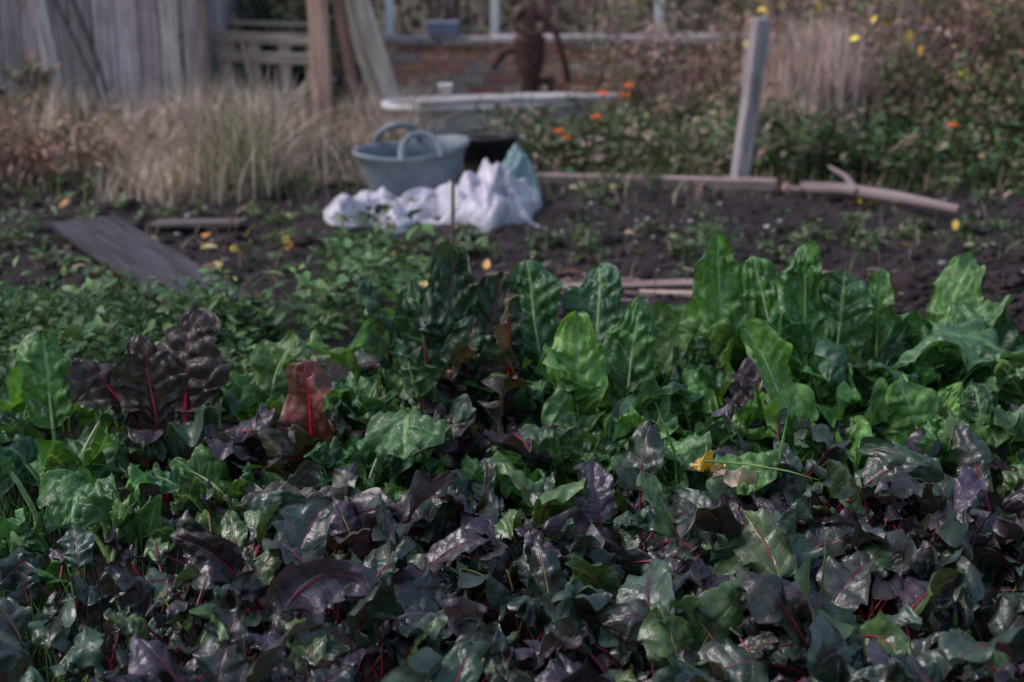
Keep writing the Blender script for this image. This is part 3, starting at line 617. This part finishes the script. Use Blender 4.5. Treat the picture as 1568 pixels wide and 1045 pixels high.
a=N('white_plastic_sack'); n_=a.noise(13,None,3)
PL=a.done(a.pbr(a.mix(a.mr(n_,.54,.64,0,.65),(.56,.52,.58),(.26,.23,.30)),.34,a.bump(a.noise(30,None,2),.3,.008),.5))
sack('plastic_sack',-.53,6.02,.24,.24,.035,-12,PL,3,.085)
sack('plastic_sack',-.12,6.06,.23,.24,.13,6,PL,12,.10)
a=N('teal_net'); w=a.n('ShaderNodeTexWave'); w.inputs['Scale'].default_value=14; w.inputs['Distortion'].default_value=3; a.l(a.n('ShaderNodeTexCoord').outputs['Object'],w.inputs[0])
NET=a.done(a.pbr(a.mix(w.outputs[1],(.07,.14,.15),(.30,.40,.42)),.6))
sack('folded_net_bag',-.02,6.40,.13,.12,.22,10,NET,5,.03)
mk('garden_stake',[tube([(-.222,5.25,-.05),(-.224,5.25,.1),(-.220,5.25,.31)],[.008,.008,.0075],8,(.2,.14,.13))],[WOOD])
mk('dead_stem',[tube([(-1.02,4.75,0),(-.99,4.76,.14),(-.96,4.74,.26),(-.89,4.76,.42)],[.004,.004,.003,.002],6,(.18,.08,.07)),tube([(-.97,4.75,.2),(-.93,4.76,.27),(-.92,4.77,.34)],[.003,.002,.0015],5,(.18,.08,.07))],[FOL])
def flatboard(name,p0,p1,w,t,tint,tilt=0,z=.03):
    return bevel(mk(name,[beam((*p0,float(gh(*p0))+z),(*p1,float(gh(*p1))+z),w,t,tint,roll=tilt)],[WOOD],False),.004)
flatboard('plank',(-1.80,5.84),(-.97,4.50),.27,.028,(.085,.072,.085),0,.055)
flatboard('plank',(-1.50,5.84),(-1.1,5.74),.1,.02,(.15,.12,.12))
flatboard('edging_board',(.12,6.86),(1.24,6.58),.05,.05,(.38,.28,.27),10)
flatboard('edging_board',(.0,4.92),(.92,4.97),.045,.03,(.34,.25,.22),12,.006)
flatboard('edging_board',(.45,4.85),(.8,4.80),.03,.02,(.5,.37,.3),5,.012)
P=[tube([(1.35,6.52,.05),(1.5,6.38,.07),(1.7,6.2,.065),(1.92,6.0,.05)],[.03,.028,.03,.022],9,(.32,.24,.24)),tube([(1.55,6.3,.07),(1.52,6.42,.12),(1.46,6.5,.15)],[.018,.014,.008],8,(.32,.24,.24)),tube([(1.3,6.6,.03),(1.45,6.45,.03),(1.75,6.35,.03)],[.014,.016,.01],8,(.28,.21,.20))]
mk('fallen_branch',P,[WOOD])
n=110; xs=R.uniform(-.3,1.4,n); ys=R.normal(4.95,.14,n); a_=R.random(n)*6.28; l_=R.uniform(.02,.1,n); P=[]
for i in range(n):
    z_=float(gh(xs[i],ys[i]))+.012; P.append(tube([(xs[i],ys[i],z_),(xs[i]+math.cos(a_[i])*l_[i],ys[i]+math.sin(a_[i])*l_[i]*.4,z_+.004)],[.004,.003],5,jc((.5,.37,.32))))
mk('wood_chips',P,[WOOD])

# ------------------------------------------------------------------ light, world, camera
w=bpy.data.worlds.new('World'); sc.world=w; w.use_nodes=True; nt=w.node_tree
EL,RZ=rad(50),rad(-95)
sky=nt.nodes.new('ShaderNodeTexSky'); sky.sky_type='NISHITA'; sky.sun_disc=False; sky.sun_elevation=EL; sky.sun_rotation=RZ; sky.dust_density=1.6; sky.air_density=1.3
bgn=nt.nodes['Background']; nt.links.new(sky.outputs[0],bgn.inputs[0]); bgn.inputs[1].default_value=.15
sd=bpy.data.lights.new('sun','SUN'); sd.energy=1.9; sd.angle=rad(30); sd.color=(1,.90,.92)
so=bpy.data.objects.new('sun',sd); sc.collection.objects.link(so)
d=Vector((math.sin(RZ)*math.cos(EL),math.cos(RZ)*math.cos(EL),math.sin(EL))); so.rotation_euler=d.to_track_quat('Z','Y').to_euler()
cd=bpy.data.cameras.new('camera'); co=bpy.data.objects.new('camera',cd); sc.collection.objects.link(co); sc.camera=co
co.location=(0,0,1.32); co.rotation_euler=(rad(72.8),0,0); cd.lens=50; cd.sensor_width=36; cd.clip_end=1000
cd.dof.use_dof=True; cd.dof.focus_distance=2.75; cd.dof.aperture_fstop=2.7
sc.view_settings.view_transform='Standard'; sc.view_settings.look='None'; sc.view_settings.exposure=0
print('objects',len(bpy.data.objects),'verts',sum(len(m.vertices) for m in bpy.data.meshes))
